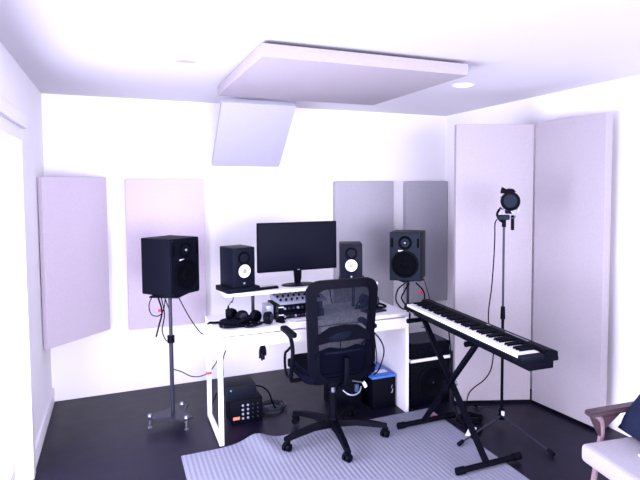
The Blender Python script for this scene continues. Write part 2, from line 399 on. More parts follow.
# ------------------------------------------------------------------ big speakers on stands
def big_speaker(label, loc, rz, m_front, m_side, w_=.26, d_=.30, h_=.385):
    t = thing('studio_speaker', label, 'speaker', loc, rz, 'large black speakers on stands')
    MB().box((0, 0, h_ / 2), (w_, d_, h_), bev=.006).build('cabinet', m_side, t)
    y = -d_ / 2 - .002
    MB().prism(rrect(w_ - .012, h_ - .012, .012, 4, 0, h_ / 2), y - .004, y + .003, 'y').build('front_baffle', m_front, t)
    y -= .005
    # dished tweeter
    MB().lathe([(.056, 0), (.054, .003), (.044, .001), (.02, -.004), (.015, .0), (.008, .006), (0, .008)], (0, y, h_ * .79), (0, -1, 0)).build('tweeter', 'cone', t)
    MB().lathe([(0.009, 0), (.007, .004), (0, .006)], (0, y - .006, h_ * .79), (0, -1, 0), n=16).build('tweeter_dome', 'silver', t)
    driver(None, t, (0, y, h_ * .35), .095, 'cone')
    for sx in (-1, 1): MB().prism(rrect(.018, .075, .004, 3, sx * w_ * .41, h_ * .79), y - .002, y + .001, 'y').build('port_slot', 'cone', t)
    MB().box((-.035, y - .001, h_ * .625), (.04, .002, .009)).build('emblem', 'white_cone', t)
    for sx in (-1, 1):
        for z in (.012, h_ - .012): MB().cyl((sx * (w_ / 2 - .012), y - .001, z), (sx * (w_ / 2 - .012), y + .002, z), .004, n=10).build('screw', 'grey', t)
    return t
s1 = big_speaker('large black speaker turned inward, on the metal stand near the glazed door', (.337, 3.985, .915), math.radians(38), 'vinyl', 'vinyl', .26, .275, .385)
s2 = big_speaker('large black speaker with slotted front, on the stand behind the digital piano end', (2.195, 3.96, .885), math.radians(-38), 'baffle', 'satin', .255, .28, .39)

def stand(label, loc, rz, h):
    t = thing('speaker_stand', label, 'speaker stand', loc, rz, 'metal speaker stands')
    MB().cyl((0, 0, .078), (0, 0, h - .30), .014, n=20).build('lower_pole', 'grey', t)
    MB().cyl((0, 0, h - .34), (0, 0, h - .008), .012, n=20).build('upper_pole', 'grey', t)
    MB().cyl((0, 0, h - .34), (0, 0, h - .29), .024, n=20).build('collar', 'black', t)
    MB().box((0, 0, h - .006), (.2, .2, .012), bev=.003).build('top_plate', 'black', t)
    tri = []
    for k in range(3):
        a = math.radians(90 + 120 * k); r = .172
        for da in (-13, 13): tri.append((r * math.cos(a + math.radians(da)), r * math.sin(a + math.radians(da))))
        a2 = a + math.radians(60); tri.append((.082 * math.cos(a2), .082 * math.sin(a2)))
    MB().prism(tri, .068, .080).build('base_plate', 'grey', t)
    for k in range(3):
        a = math.radians(90 + 120 * k); x, y = .150 * math.cos(a), .150 * math.sin(a)
        f = MB().cyl((x, y, .01), (x, y, .09), .006, n=12).cyl((x, y, .080), (x, y, .095), .017, .013, n=16).cyl((x, y, .050), (x, y, .068), .011, n=12)
        f.cyl((x, y, .003), (x, y, .03), .004, .009, n=12).cyl((x, y, 0), (x, y, .005), .014, n=16); f.build('spike_foot', 'steel', t)
    return t
stand('metal speaker stand with three-pointed base and silver spikes near the glazed door', (.325, 3.94, 0), math.radians(-30), .915)
stand('metal speaker stand mostly hidden behind the desk side and digital piano', (2.195, 3.96, 0), 0, .885)

# ------------------------------------------------------------------ gear on the desk
t = thing('mixing_console', 'silver compact mixer sitting on top of the black rack units', 'audio mixer', (1.155, 3.72, DT + .105), math.radians(2))
MB().prism([(-.12, .0), (.12, .0), (.12, .05), (-.12, .018)], -.155, .19, 'x', bev=.003).build('console_body', 'silver', t)
for r in range(3):
    for c in range(8):
        x = -.14 + c * .04; y = -.085 + r * .075; z = .018 + (y + .12) / .24 * .032
        MB().cyl((x, y, z - .001), (x, y, z + .015), .009, .007, n=12).build('knob', 'black', t)
def rack(label, loc, rz, w_, h_, faders, big=True):
    t = thing('audio_interface', label, 'audio interface', loc, rz, 'black rack units on the desk')
    MB().box((0, 0, h_ / 2), (w_, .2, h_), bev=.003).build('case', 'black', t)
    for k in range(faders):
        x = -w_ / 2 + .06 + k * (w_ - .12) / faders
        MB().cyl((x, -.1, h_ / 2), (x, -.113, h_ / 2), .008, n=12).build('knob', 'silver' if k % 3 == 0 else 'grey', t)
    if big: MB().cyl((w_ / 2 - .065, -.1, h_ / 2), (w_ / 2 - .065, -.122, h_ / 2), .017, .015, n=20).build('volume_knob', 'white_cone', t)
    MB().box((-w_ / 2 + .035, -.101, h_ * .7), (.035, .003, .007)).build('emblem', 'white_cone', t)
    for sx in (-1, 1): MB().box((sx * (w_ / 2 - .008), -.102, h_ / 2), (.012, .004, h_ - .006)).build('rack_ear', 'grey', t)
rack('black rack unit with a big pale volume knob, upper of the two under the mixer', (1.145, 3.71, DT + .053), math.radians(2), .34, .051, 7)
rack('flat black rack unit lying lowest, directly on the desk top', (1.15, 3.70, DT + .001), math.radians(1), .35, .051, 9, False)
o = MB().box((0, 0, .05), (.05, .12, .1), bev=.004).build('power_supply', 'silver'); o.location = (.945, 3.70, DT)
tag(o, 'upright grey box beside the stacked rack units on the desk', 'power supply')
t = thing('notebook', 'white notebook with pink and teal bands lying in front of the rack units', 'notebook', (1.15, 3.54, DT), math.radians(-3))
MB().box((0, 0, .004), (.21, .14, .008)).build('pages', 'paper', t)
MB().box((.02, .03, .0085), (.16, .012, .001)).build('pink_band', 'pink', t)
MB().box((.02, -.045, .0085), (.16, .01, .001)).build('teal_band', 'teal', t)
# small items
def mouse(loc, rz, label):
    o = MB().sph((0, 0, 0), .03, (.9, 1.6, .75)).warp(lambda x, y, z: (x, y, max(z, -.001) + .001)).build('computer_mouse', 'black')
    o.location = loc; o.rotation_euler = (0, 0, rz); tag(o, label, 'mouse')
mouse((.995, 3.56, DT), .3, 'small black mouse on the desk beside the notebook')
t = thing('remote_control', 'slim dark remote lying on the white shelf before the monitor foot', 'remote', (.965, 3.77, SZ), math.radians(8))
MB().box((0, 0, .008), (.15, .04, .016), bev=.003).build('remote_body', 'black', t)
for k in range(5): MB().cyl((-.05 + k * .025, 0, .015), (-.05 + k * .025, 0, .018), .005, n=10).build('button', 'grey', t)
t = thing('card_reader', 'small blue gadget on the shelf beside the monitor foot', 'gadget', (1.445, 3.77, SZ), .1)
MB().box((0, 0, .011), (.06, .035, .022), bev=.004).build('shell', 'blue', t)
MB().box((0, -.0175, .011), (.03, .002, .006)).build('slot', 'black', t)
o = MB().box((0, 0, .006), (.16, .11, .012), bev=.003).build('tablet', 'baffle'); o.location = (1.70, 3.58, DT); o.rotation_euler = (0, 0, .2)
tag(o, 'dark grey flat tablet on the desk beside the chair back', 'tablet')

def loops(n, cx, cy, z, r, rw, sq=.8, wob=.2):
    pts = []
    for i in range(n * 10):
        a = 2 * PI * i / 10; rr = r * (1 + wob * math.sin(a * .37 + i * .11) + random.uniform(-.06, .06))
        pts.append((cx + rr * math.cos(a) * 1.2, cy + rr * math.sin(a) * sq, z + rw + random.random() * rw * 3.2 + (i / (n * 10)) * rw * 4.5))
    return pts
def cable(pts, r, label, m='black', name='cable', group=None, smooth=5):
    return tag(MB().tube(pts, r, n=6, smooth=smooth).build(name, m), label, 'cable', group)
cable(loops(8, .70, 3.60, DT, .070, .0062), .0066, 'thick tangle of black cable heaped on the desk corner', name='cable_pile')
cable(loops(4, .675, 3.54, DT, .058, .0035), .004, 'flat loose coil of thin black cable in front of the tangle', name='cable_coil')
cable(loops(3, .80, 3.52, DT, .045, .003), .004, 'small coil of black cable lying between the tangle and the headphones', name='cable_coil')
cable([(.76, 3.66, DT + .012), (.69, 3.70, DT + .012), (.60, 3.68, DT + .01), (.545, 3.66, DT + .018), (.53, 3.65, DT + .012)], .008, 'black jack lead pointing over the free end of the desk')
cable([(.72, 3.71, SZ - .002), (.70, 3.69, .87), (.69, 3.67, .88), (.668, 3.66, .852)], .003, 'thin black lead dropping from the shelf to the desk')
o = MB().box((0, 0, 0), (.036, .03, .055), bev=.005).cyl((0, 0, .025), (0, 0, .05), .009, .005).build('power_adapter', 'black'); o.location = (.668, 3.66, .805)
tag(o, 'black plug adapter standing beside the cable tangle', 'power adapter')

def headphones(loc, rz, label, tilt=0):
    t = thing('headphones', label, 'headphones', loc, rz, 'headphones on the desk')
    for sx in (-1, 1):
        MB().lathe([(0, 0), (.036, 0), (.042, .006), (.042, .02), (.036, .028), (.02, .03), (0, .03)], (sx * .045, 0, .045), (sx, .25, .1)).build('ear_cup', 'black', t)
        MB().lathe([(.036, -.016), (.04, -.008), (.038, 0), (.02, 0), (.02, -.01)], (sx * .045, 0, .045), (sx, .25, .1)).build('ear_pad', 'vinyl', t)
        MB().lathe([(0, .031), (.024, .031), (.026, .029)], (sx * .045, 0, .045), (sx, .25, .1)).build('cup_cap', 'grey', t)
    pts = []
    for k in range(9):
        a = math.radians(180 * k / 8); pts.append((.07 * math.cos(a), -.13 * math.sin(a), .05 - .036 * math.sin(a)))
    MB().tube(pts, .0075, n=8, smooth=3).build('headband', 'black', t)
headphones((.868, 3.56, DT), math.radians(-50), 'black headphones with upright ear cups on the desk by the rack units')
headphones((.728, 3.68, DT), math.radians(120), 'black headphones half buried in the cable tangle')
cable([(1.60, 3.68, DT + .01), (1.66, 3.70, DT + .02), (1.72, 3.66, DT + .03), (1.77, 3.62, DT + .015), (1.84, 3.66, DT + .01), (1.80, 3.74, DT + .02), (1.70, 3.76, DT + .012), (1.64, 3.73, DT + .008)], .008, 'thick black cable lying looped on the desk beside the piano end')
headphones((1.74, 3.74, DT), math.radians(-60), 'black headphones on the desk end next to the digital piano')

# hanging bundle under the drawer
t = thing('cable_bundle', 'short bundle of black cable ends hanging below the drawer front', 'cable', (.845, 3.45, .625))
for k, (dx, dl) in enumerate(((-.018, .085), (-.006, .10), (.006, .095), (.016, .07))):
    MB().tube([(dx * .3, 0, .004), (dx, -.002, -.03), (dx * 1.1, 0, -dl)], .0065, n=6).build('strand', 'black', t)

# ------------------------------------------------------------------ under the desk
t = thing('power_conditioner', 'black box with a rounded front edge stacked on the button-faced unit under the desk', 'audio device', (.765, 3.85, .17))
MB().box((0, 0, .05), (.20, .22, .10), bev=.006).build('case', 'satin', t)
MB().cyl((-.075, -.11, .075), (-.075, -.114, .075), .006, n=12).build('indicator', 'teal', t)
t = thing('patch_unit', 'black floor unit under the desk with pale buttons and an orange label', 'audio device', (.80, 3.85, 0))
MB().box((0, 0, .085), (.22, .22, .17), bev=.005).build('case', 'black', t)
MB().box((-.075, -.111, .045), (.045, .003, .02)).build('orange_label', 'orange', t)
for r in range(4):
    for c in range(4): MB().cyl((-.03 + c * .035, -.109, .04 + r * .03), (-.03 + c * .035, -.116, .04 + r * .03), .008 if c < 2 else .005, n=10).build('button', 'silver' if c < 2 else 'grey', t)
cable(loops(5, 1.02, 3.90, 0, .075, .005, .9), .0055, 'coiled dark cable with pale ends on the floor beside the button unit', m='grey', name='cable_coil')
cable([(.86, 3.82, .23), (.92, 3.80, .22), (.97, 3.80, .17), (1.0, 3.82, .09), (1.03, 3.84, .025)], .006, 'curved black lead from the stacked box down to the coil')
cable([(.66, 3.75, .62), (.675, 3.78, .55), (.65, 3.80, .45), (.655, 3.83, .33), (.66, 3.95, .22), (.63, 4.05, .1), (.61, 4.1, .006)], .004, 'thin black lead dropping from under the desk top behind the loop leg')

t = thing('storage_box', 'black box with a bright blue lid tucked against the solid desk side', 'box', (1.78, 3.73, 0))
MB().box((0, 0, .115), (.19, .32, .23), bev=.005).build('box_body', 'black', t)
MB().box((0, 0, .239), (.197, .328, .018), bev=.006).build('lid', 'blue', t)
MB().box((.02, -.06, .2488), (.09, .06, .002)).build('lid_label', 'paper', t)
MB().tube([(.07, -.1615, .17), (.06, -.1615, .15), (.072, -.1615, .135), (.062, -.1615, .11)], .0035, n=6).build('squiggle_mark', 'steel', t)
o = MB().box((0, 0, .15), (.19, .30, .30), bev=.006).build('computer_tower', 'black'); o.location = (1.53, 3.78, 0)
tag(o, 'black computer case on the floor in shade beside the blue-lidded box', 'computer')

# black cabinets right of the desk
t = thing('subwoofer', 'black subwoofer cabinet on the floor beside the desk side', 'subwoofer', (2.13, 3.64, 0))
MB().box((0, 0, .17), (.34, .30, .34), bev=.006).build('cabinet', 'black', t)
driver(None, t, (.02, -.152, .17), .115, 'cone')
MB().sph((.02, -.153, .17), .018, (1, .4, 1)).build('dust_cap', 'grey', t)
o = MB().box((0, 0, .011), (.345, .31, .022), bev=.002).build('shelf_board', 'desk'); o.location = (2.13, 3.64, .34)
tag(o, 'thin white board lying between the subwoofer and the black amplifier', 'board')
t = thing('amplifier', 'black amplifier on the white board, topmost beside the desk', 'amplifier', (2.13, 3.64, .362))
MB().box((0, 0, .055), (.335, .30, .11), bev=.005).build('case', 'black', t)
MB().box((0, 0, .114), (.30, .26, .008)).build('top_grille', 'grey', t)
for k in range(3): MB().cyl((-.09 + k * .09, -.15, .055), (-.09 + k * .09, -.158, .055), .012, n=14).build('knob', 'vinyl', t)

# ------------------------------------------------------------------ desk chair
ch = thing('office_chair', 'black mesh-back swivel chair pulled up to the white desk', 'chair', (1.262, 3.275, .0105))
RB = 0
CS = 1
hub = MB().cyl((0, 0, .085), (0, 0, .14), .036, .03, n=24).build('base_hub', 'black', ch)
for k in range(5):
    a = math.radians(191 + 72 * k); ca, sa = math.cos(a), math.sin(a)
    prof = [(.02, .10, .030, .022), (.15, .103, .024, .017), (.27, .090, .021, .015), (.352, .077, .019, .012)]
    m_ = MB(); rings = []
    for r, z, hw, hh in prof:
        rings.append([m_.bm.verts.new((r * ca - s * hw * sa, r * sa + s * hw * ca, z + q * hh)) for s, q in ((-1, -1), (1, -1), (.7, 1), (-.7, 1))])
    for A, B in zip(rings, rings[1:]):
        for i in range(4): m_.bm.faces.new((A[i], A[(i + 1) % 4], B[(i + 1) % 4], B[i]))
    m_.bm.faces.new(rings[0][::-1]); m_.bm.faces.new(rings[-1])
    m_.build('base_arm', 'black', ch)
    cx, cy = .338 * ca, .338 * sa; yaw = a + random.uniform(-1.2, 1.2); ux, uy = -math.sin(yaw), math.cos(yaw)
    cs = MB().cyl((cx, cy, .04), (cx, cy, .085), .008, n=10).box((cx, cy, .054), (.026, .05, .02), rz=yaw, bev=.006).build('castor', 'black', ch)
    for s in (-1, 1):
        c0 = (cx + s * .006 * math.cos(yaw), cy + s * .006 * math.sin(yaw), .026 + RB)
        c1 = (cx + s * .024 * math.cos(yaw), cy + s * .024 * math.sin(yaw), .026 + RB)
        MB().cyl(c0, c1, .026, .024, n=20).build('wheel', 'black', cs)
MB().cyl((0, 0, .12), (0, 0, .30), .025, n=20).build('gas_cover', 'black', ch)
MB().cyl((0, 0, .28), (0, 0, .40), .014, n=20).build('gas_piston', 'steel', ch)
MB().box((0, -.02, .402), (.16, .24, .04), bev=.01).build('tilt_mechanism', 'black', ch)
lv = MB().tube([(.06, -.02, .375), (.12, -.05, .372), (.17, -.08, .365)], .005, n=8).build('tilt_lever', 'steel', ch)
MB().box((.185, -.09, .352), (.022, .012, .042), ry=-.5, bev=.003).build('lever_tag', 'white_cone', lv)
MB().tube([(.02, -.12, .35), (.05, -.14, .325), (.09, -.14, .315), (.13, -.13, .325), (.15, -.11, .35)], .0045, n=8).build('cable_loop', 'silver', ch)
MB().box((.115, -.12, .35), (.025, .02, .05), bev=.004).build('blue_tab', mat('dull_blue', (.015, .04, .12), .5, noise=.1), ch)
# seat cushion
sc = MB().prism(rrect(.50, .46, .10, 8), -.04, .04, 'z')
bmesh.ops.bevel(sc.bm, geom=[e for e in sc.bm.edges if abs(e.verts[0].co.z - e.verts[1].co.z) < 1e-5], offset=.022, segments=3, affect='EDGES')
sc.warp(lambda x, y, z: (x, y + .04, z + .472 - (max(0, y - .1)) ** 2 * .8)).build('seat', 'seat', ch)
MB().prism(rrect(.44, .40, .09, 8), .42, .436, 'z').warp(lambda x, y, z: (x, y + .04, z)).build('seat_pan', 'black', ch)
# backrest (curved, slightly reclined), built upright then bent
def bend(x, y, z):
    lean = -(z - .5) * .10
    return (x - .012, y - .19 + lean - .02 + (x * x) * .9 + (z - .75) ** 2 * .18, z)
BZ0, BZ1, BW, BT = .43, 1.078, .405, .475
def rr(w0, w1, z0, z1, r): return rrect(w0, z1 - z0, r, 10, 0, (z0 + z1) / 2, top=w1)
O = rr(BW, BT, BZ0, BZ1, .085); I = rr(BW - .115, BT - .115, BZ0 + .04, BZ1 - .052, .055)
MB().ring(O, I, -.016, .016).warp(bend).build('backrest_frame', 'black', ch)
def sheet(z0, z1, fw, y, n=14, k=12):
    m_ = MB(); g = []
    for j in range(k + 1):
        z = z0 + (z1 - z0) * j / k; ww = fw(z); g.append([m_.bm.verts.new((-ww + 2 * ww * i / n, y, z)) for i in range(n + 1)])
    for j in range(k):
        for i in range(n): m_.bm.faces.new((g[j][i], g[j][i + 1], g[j + 1][i + 1], g[j + 1][i]))
    return m_
fw = lambda z: (BW + (BT - BW) * (z - BZ0) / (BZ1 - BZ0)) / 2 - .04
MB_ = sheet(.62, BZ1 - .03, fw, .004); MB_.warp(bend).build('mesh_panel', 'weave', ch)
lum = MB().prism([(-.19, .68), (-.17, .74), (-.09, .79), (0, .80), (.09, .79), (.17, .74), (.19, .68), (.10, .70), (0, .70), (-.10, .70)], -.012, .012, 'y')
bmesh.ops.subdivide_edges(lum.bm, edges=lum.bm.edges[:], cuts=1)
lum.warp(bend).build('lumbar_support', 'black', ch)
low = MB().prism([(-.175, .43), (-.18, .63), (-.09, .665), (0, .645), (.09, .665), (.18, .63), (.175, .43)], -.013, .013, 'y')
low.warp(bend).build('lower_back', 'seat', ch)
MB().tube([(0, -.10, .385), (0, -.19, .40), (0, -.235, .46), (0, -.245, .60)], .018, n=10).build('back_bracket', 'black', ch)
for s in (-1, 1):
    x = -.29 if s < 0 else .255
    a = MB().tube([(s * .19, -.02, .425), (x - s * .02, -.02, .422), (x, -.03, .44), (x + s * .005, -.06, .52), (x, -.07, .62), (x, -.03, .695), (x, .06, .71)], .013, n=10)
    ar = a.build('armrest_frame', 'black', ch)
    MB().tube([(x, -.055, .47), (x, .04, .43), (x, .10, .47), (x, .10, .56), (x, .04, .60), (x, -.03, .64)], .009, n=8).build('armrest_loop', 'black', ar)
    MB().prism(rrect(.052, .235, .025, 6), -.014, .014, 'z', bev=.006).warp(lambda u, v, w_: (x + u, v + .02, w_ + .725)).build('armrest_pad', 'vinyl', ar)
# cables hanging behind the chair, at the desk end
cable([(1.50, 3.97, .90), (1.55, 4.02, .70), (1.60, 3.99, .5), (1.585, 3.96, .31)], .0045, 'black lead hanging behind the desk, over the computer case')
cable([(1.60, 3.405, .65), (1.66, 3.39, .58), (1.70, 3.41, .48), (1.705, 3.50, .33), (1.71, 3.60, .254)], .005, 'black lead curving down beside the chair to the blue lid')
cable([(1.62, 3.405, .62), (1.63, 3.39, .50), (1.65, 3.43, .40), (1.66, 3.53, .31), (1.70, 3.64, .2535)], .004, 'thin black lead nearest the chair, running down to the blue-lidded box')

# cables of the stand speakers
bs = (.325, 4.02)
G2 = 'leads hanging from the stand speaker by the door'
cable([(.22, 4.0, .905), (.19, 3.95, .85), (.20, 3.92, .79), (.245, 3.93, .77), (.28, 3.95, .80), (.295, 3.97, .87), (.29, 4.0, .89)], .0035, 'thin lead looped below the stand speaker by the door, furthest from the desk')
cable([(.25, 3.98, .888), (.27, 3.93, .80), (.25, 3.95, .70), (.23, 3.96, .62)], .0055, 'thick black lead with a free end hanging beside the metal stand')
cable([(.27, 3.97, .888), (.285, 3.92, .78), (.27, 3.95, .66), (.30, 3.97, .58), (.32, 3.985, .62), (.335, 3.95, .74), (.30, 3.95, .86), (.29, 3.96, .888)], .004, 'long looped lead tangled at the pole of the metal stand by the door')
cable([(.38, 4.0, .888), (.42, 4.02, .80), (.47, 4.03, .70), (.52, 4.0, .62), (.545, 3.97, .60)], .004, 'thin lead swinging from the stand speaker across to the desk leg')
cable([(.345, 4.015, .36), (.40, 4.03, .33), (.47, 4.05, .28), (.54, 4.06, .27), (.60, 4.05, .30), (.66, 4.05, .38)], .0035, 'thin lead leaving the stand pole low down towards the desk')
tag(MB().box((.262, 3.955, .80), (.03, .02, .018), bev=.003).build('cable_tie', 'red'), 'red tie around the leads under the stand speaker by the door', 'cable tie', 'red cable ties')
for k, pts in enumerate(([(2.12, 3.86, .868), (2.03, 3.82, .83), (2.00, 3.80, .75), (2.05, 3.80, .68), (2.12, 3.82, .66)],
                         [(2.14, 3.84, .868), (2.08, 3.80, .82), (2.05, 3.80, .76), (2.09, 3.79, .70), (2.15, 3.82, .69)],
                         [(2.20, 3.84, .868), (2.25, 3.80, .80), (2.25, 3.79, .72), (2.19, 3.80, .66)])):
    cable(pts, .006, ['outermost thick loop of lead under the slotted speaker', 'inner loop of lead under the slotted speaker', 'lead curling under the slotted speaker on the tall panel side'][k])
tag(MB().box((2.215, 3.79, .80), (.03, .02, .02), bev=.003).build('cable_tie', 'red'), 'red tie on a lead under the slotted speaker', 'cable tie', 'red cable ties')
cable([(2.30, 3.87, .87), (2.33, 3.83, .7), (2.32, 3.84, .6), (2.29, 3.82, .5), (2.24, 3.81, .508)], .0035, 'thin lead falling straight behind the amplifier stack')

# ------------------------------------------------------------------ digital piano
PL, PD = 1.32, .225
pz = .7315
pno = thing('digital_piano', 'long black digital piano on a folding stand', 'piano', (1.848, 3.392, pz), math.radians(-93.1))
# local x runs along the keys from the bass end, local y towards the back edge
MB().box((PL / 2, PD / 2, .056), (PL, PD, .023), bev=.005).build('lower_case', 'black', pno)
MB().box((PL / 2, .14, .022), (PL - .05, .15, .044), bev=.004).build('under_case', 'black', pno)
MB().prism([(.138, .066), (.138, .094), (.150, .104), (.185, .104), (PD - .004, .092), (PD - .002, .066)], .0, PL, 'x', bev=.003).build('control_panel', 'black', pno)
for x in (.0175, PL - .0175): MB().box((x, .070, .076), (.035, .134, .022), bev=.004).build('end_block', 'satin', pno)
kw = (PL - .07) / 52
k0 = MB().box((0, 0, 0), (kw - .0012, .128, .018), bev=.0012, seg=1).build('white_key', 'ivory', pno)
k0.location = (.035 + kw * .5, .072, .078)
for i in range(1, 52):
    c = k0.copy(); C.objects.link(c); c.location = (.035 + kw * (i + .5), .072, .078)
bk = MB().prism([(-.046, 0), (-.040, .011), (.046, .013), (.046, 0)], -.0052, .0052, 'x').build('black_key', 'black', pno)
first = True
for i in range(51):
    if i % 7 in (0, 2, 3, 5, 6):     # A to B, C to D, D to E, F to G, G to A
        o = bk if first else bk.copy()
        if not first: C.objects.link(o)
        first = False; o.location = (.035 + kw * (i + 1), .094, .087)
MB().box((PL * .80, .168, .104), (.20, .006, .003)).build('lettering_strip', 'silver', pno)
MB().box((PL * .60, .168, .104), (.03, .01, .003)).build('button', 'silver', pno)
for k in range(5): MB().cyl((PL * .64 + k * .02, .168, .102), (PL * .64 + k * .02, .168, .107), .005, n=10).build('button', 'grey', pno)

# X stand
xs = thing('keyboard_stand', 'black folding cross stand carrying the digital piano', 'keyboard stand', (1.90, 2.96, .0105))
def bar(a, b, w1, w2):
    a, b = Vector(a), Vector(b); d = (b - a); L = d.length
    t_ = MB().box((0, 0, 0), (w1, w2, L), bev=.004)
    q = d.to_track_quat('Z', 'X').to_matrix().to_4x4()
    bmesh.ops.transform(t_.bm, matrix=Matrix.Translation((a + b) / 2) @ q, verts=t_.bm.verts); return t_
ZT = pz - .0105 - .0165
bar((.055, .33, ZT - .005), (.03, -.42, .03), .026, .034).build('cross_arm', 'black', xs)
bar((.045, -.30, ZT - .005), (.005, .24, .03), .026, .034).build('cross_arm', 'black', xs)
MB().cyl((.005, -.02, .36), (.09, -.02, .36), .016, n=20).build('pivot_bolt', 'steel', xs)
MB().cyl((.002, -.02, .36), (.012, -.02, .36), .032, n=24).build('locking_disc', 'black', xs)
for y, q in ((.33, 0), (-.30, .04)):
    s_ = MB().cyl((-.055 + q, y, ZT), (.20, y, ZT), .016, n=16).build('support_bar', 'black', xs)
    for x in (-.08 + q, .19): MB().cyl((x, y, ZT), (x + .04, y, ZT), .0165, n=16).build('end_cap', 'black', s_)
for y, q in ((-.42, -.05), (.24, -.075)):
    s_ = MB().cyl((-.11 + q, y, .022), (.31 + q, y, .022), .017, n=16).build('foot_bar', 'black', xs)
    for x in (-.125 + q, .275 + q): MB().cyl((x, y, .022), (x + .05, y, .022), .022, n=16).build('rubber_foot', 'black', s_)

# ------------------------------------------------------------------ microphone on stand
ms = thing('microphone_stand', 'thin black tripod stand beside the piano carrying the microphone', 'microphone stand', (2.38, 2.97, 0))
MB().cyl((0, 0, .05), (0, 0, .80), .010, n=16).build('lower_tube', 'black', ms)
MB().cyl((0, 0, .76), (0, 0, 1.37), .0075, n=16).build('upper_tube', 'grey', ms)
MB().cyl((0, 0, .745), (0, 0, .83), .017, .014, n=20).build('clutch', 'black', ms)
MB().cyl((0, 0, .05), (0, 0, .12), .020, n=20).build('leg_collar', 'black', ms)
MB().box((-.008, -.022, .10), (.014, .02, .03), bev=.003).build('collar_tag', 'white_cone', ms)
for a_, q_ in ((198, 1), (272, 1), (85, .72)):
    a = math.radians(a_); ca, sa = math.cos(a) * q_, math.sin(a) * q_; up = .0105 if a_ == 198 else 0
    l_ = MB().cyl((.015 * ca, .015 * sa, .075), (.46 * ca, .46 * sa, .016 + up), .006, n=12).build('leg', 'grey', ms)
    MB().cyl((.43 * ca, .43 * sa, .022 + up), (.475 * ca, .475 * sa, .014 + up), .013, n=14).build('rubber_foot', 'vinyl', l_)
mc = thing('microphone', 'black studio microphone in a shock mount behind a round filter', 'microphone', (2.38, 2.97, 1.37), math.radians(-35))
MB().cyl((0, 0, 0), (0, 0, .05), .014, n=16).build('thread_adapter', 'black', mc)
MB().tube([(0, 0, .03), (-.03, 0, .05), (-.045, 0, .09), (-.02, 0, .13)], .008, n=8).build('yoke', 'black', mc)
MB().box((.055, -.01, .03), (.022, .022, .10), bev=.006).build('clamp_handle', 'black', mc)
MB().box((.0, 0, .065), (.075, .04, .035), bev=.01).build('swivel_block', 'baffle', mc)
MB().lathe([(0, .0), (.022, .0), (.025, .01), (.025, .12), (.023, .15), (.012, .166), (0, .17)], (.03, 0, .09)).build('microphone_body', 'satin', mc)
MB().tube([(.03 + .055 * math.cos(a * PI / 6), .055 * math.sin(a * PI / 6), .12) for a in range(12)], .004, n=6, closed=True).build('shock_mount_ring', 'steel', mc)
MB().tube([(.03 + .055 * math.cos(a * PI / 6), .055 * math.sin(a * PI / 6), .20) for a in range(12)], .004, n=6, closed=True).build('shock_mount_ring', 'steel', mc)
for k in range(6):
    a = k * PI / 3; MB().tube([(.03 + .055 * math.cos(a), .055 * math.sin(a), .12), (.03 + .025 * math.cos(a + .4), .025 * math.sin(a + .4), .16), (.03 + .055 * math.cos(a), .055 * math.sin(a), .20)], .0022, n=5).build('elastic_cord', 'silver', mc)
pf = MB().lathe([(.044, -.005), (.058, -.008), (.064, 0), (.058, .008), (.044, .005)], (.035, -.07, .175), (0, -1, .15)).build('pop_filter_rim', 'black', mc)
MB().lathe([(0, -.001), (.046, -.002), (.046, .002), (0, .001)], (.035, -.07, .175), (0, -1, .15)).build('filter_gauze', 'baffle', pf)
MB().tube([(.04, -.06, .11), (.07, -.05, .075), (.05, -.02, .06)], .004, n=6).build('filter_arm', 'steel', mc)
MB().box((.085, -.05, .115), (.012, .012, .05), ry=.4, bev=.003).build('filter_bracket', 'silver', mc)
MB().prism([(-.03, .225), (-.02, .27), (.02, .25), (.05, .26), (.075, .235), (.03, .225)], -.05, -.035, 'y', bev=.004).build('filter_hood', 'black', mc)
cable([(2.362, 3.02, 1.42), (2.345, 3.02, 1.39), (2.345, 3.02, 1.30), (2.338, 3.02, 1.14), (2.322, 3.02, .95), (2.30, 3.02, .80), (2.304, 3.02, .70), (2.335, 3.02, .59), (2.343, 3.02, .50), (2.325, 3.02, .39), (2.27, 3.02, .325), (2.19, 3.02, .285), (2.145, 3.02, .25), (2.132, 3.03, .18), (2.14, 3.05, .08), (2.17, 3.08, .006), (2.25, 3.10, .006)], .0045, 'long wavy microphone lead hanging from the mount to the floor')
cable([(2.06, 3.17, .76), (2.11, 3.20, .55), (2.12, 3.19, .30), (2.12, 3.14, .10), (2.14, 3.05, .008), (2.20, 2.98, .006), (2.24, 3.04, .008), (2.17, 3.09, .012), (2.13, 3.0, .014), (2.12, 2.95, .02)], .005, 'black lead from the piano back down to the foot pedal')
cable(loops(4, 2.23, 3.12, 0, .075, .005, .8), .0055, 'coiled black cable on the bare floor between the piano stand and tall panels', name='cable_coil')
tag(MB().box((0, 0, .012), (.035, .03, .022), bev=.004).build('cable_tie', 'red', loc=(2.02, 3.26, .0)), 'red strap end on the floor behind the cross stand foot', 'cable tie', 'red cable ties')
t = thing('sustain_pedal', 'black foot pedal with a pale metal plate on the floor by the microphone stand', 'pedal', (2.12, 2.945, 0), math.radians(-50))
MB().box((0, .04, .012), (.09, .14, .024), bev=.005).build('pedal_base', 'black', t)
MB().box((0, -.03, .034), (.05, .11, .008), rx=.12, bev=.003).build('pedal_plate', 'white_cone', t)

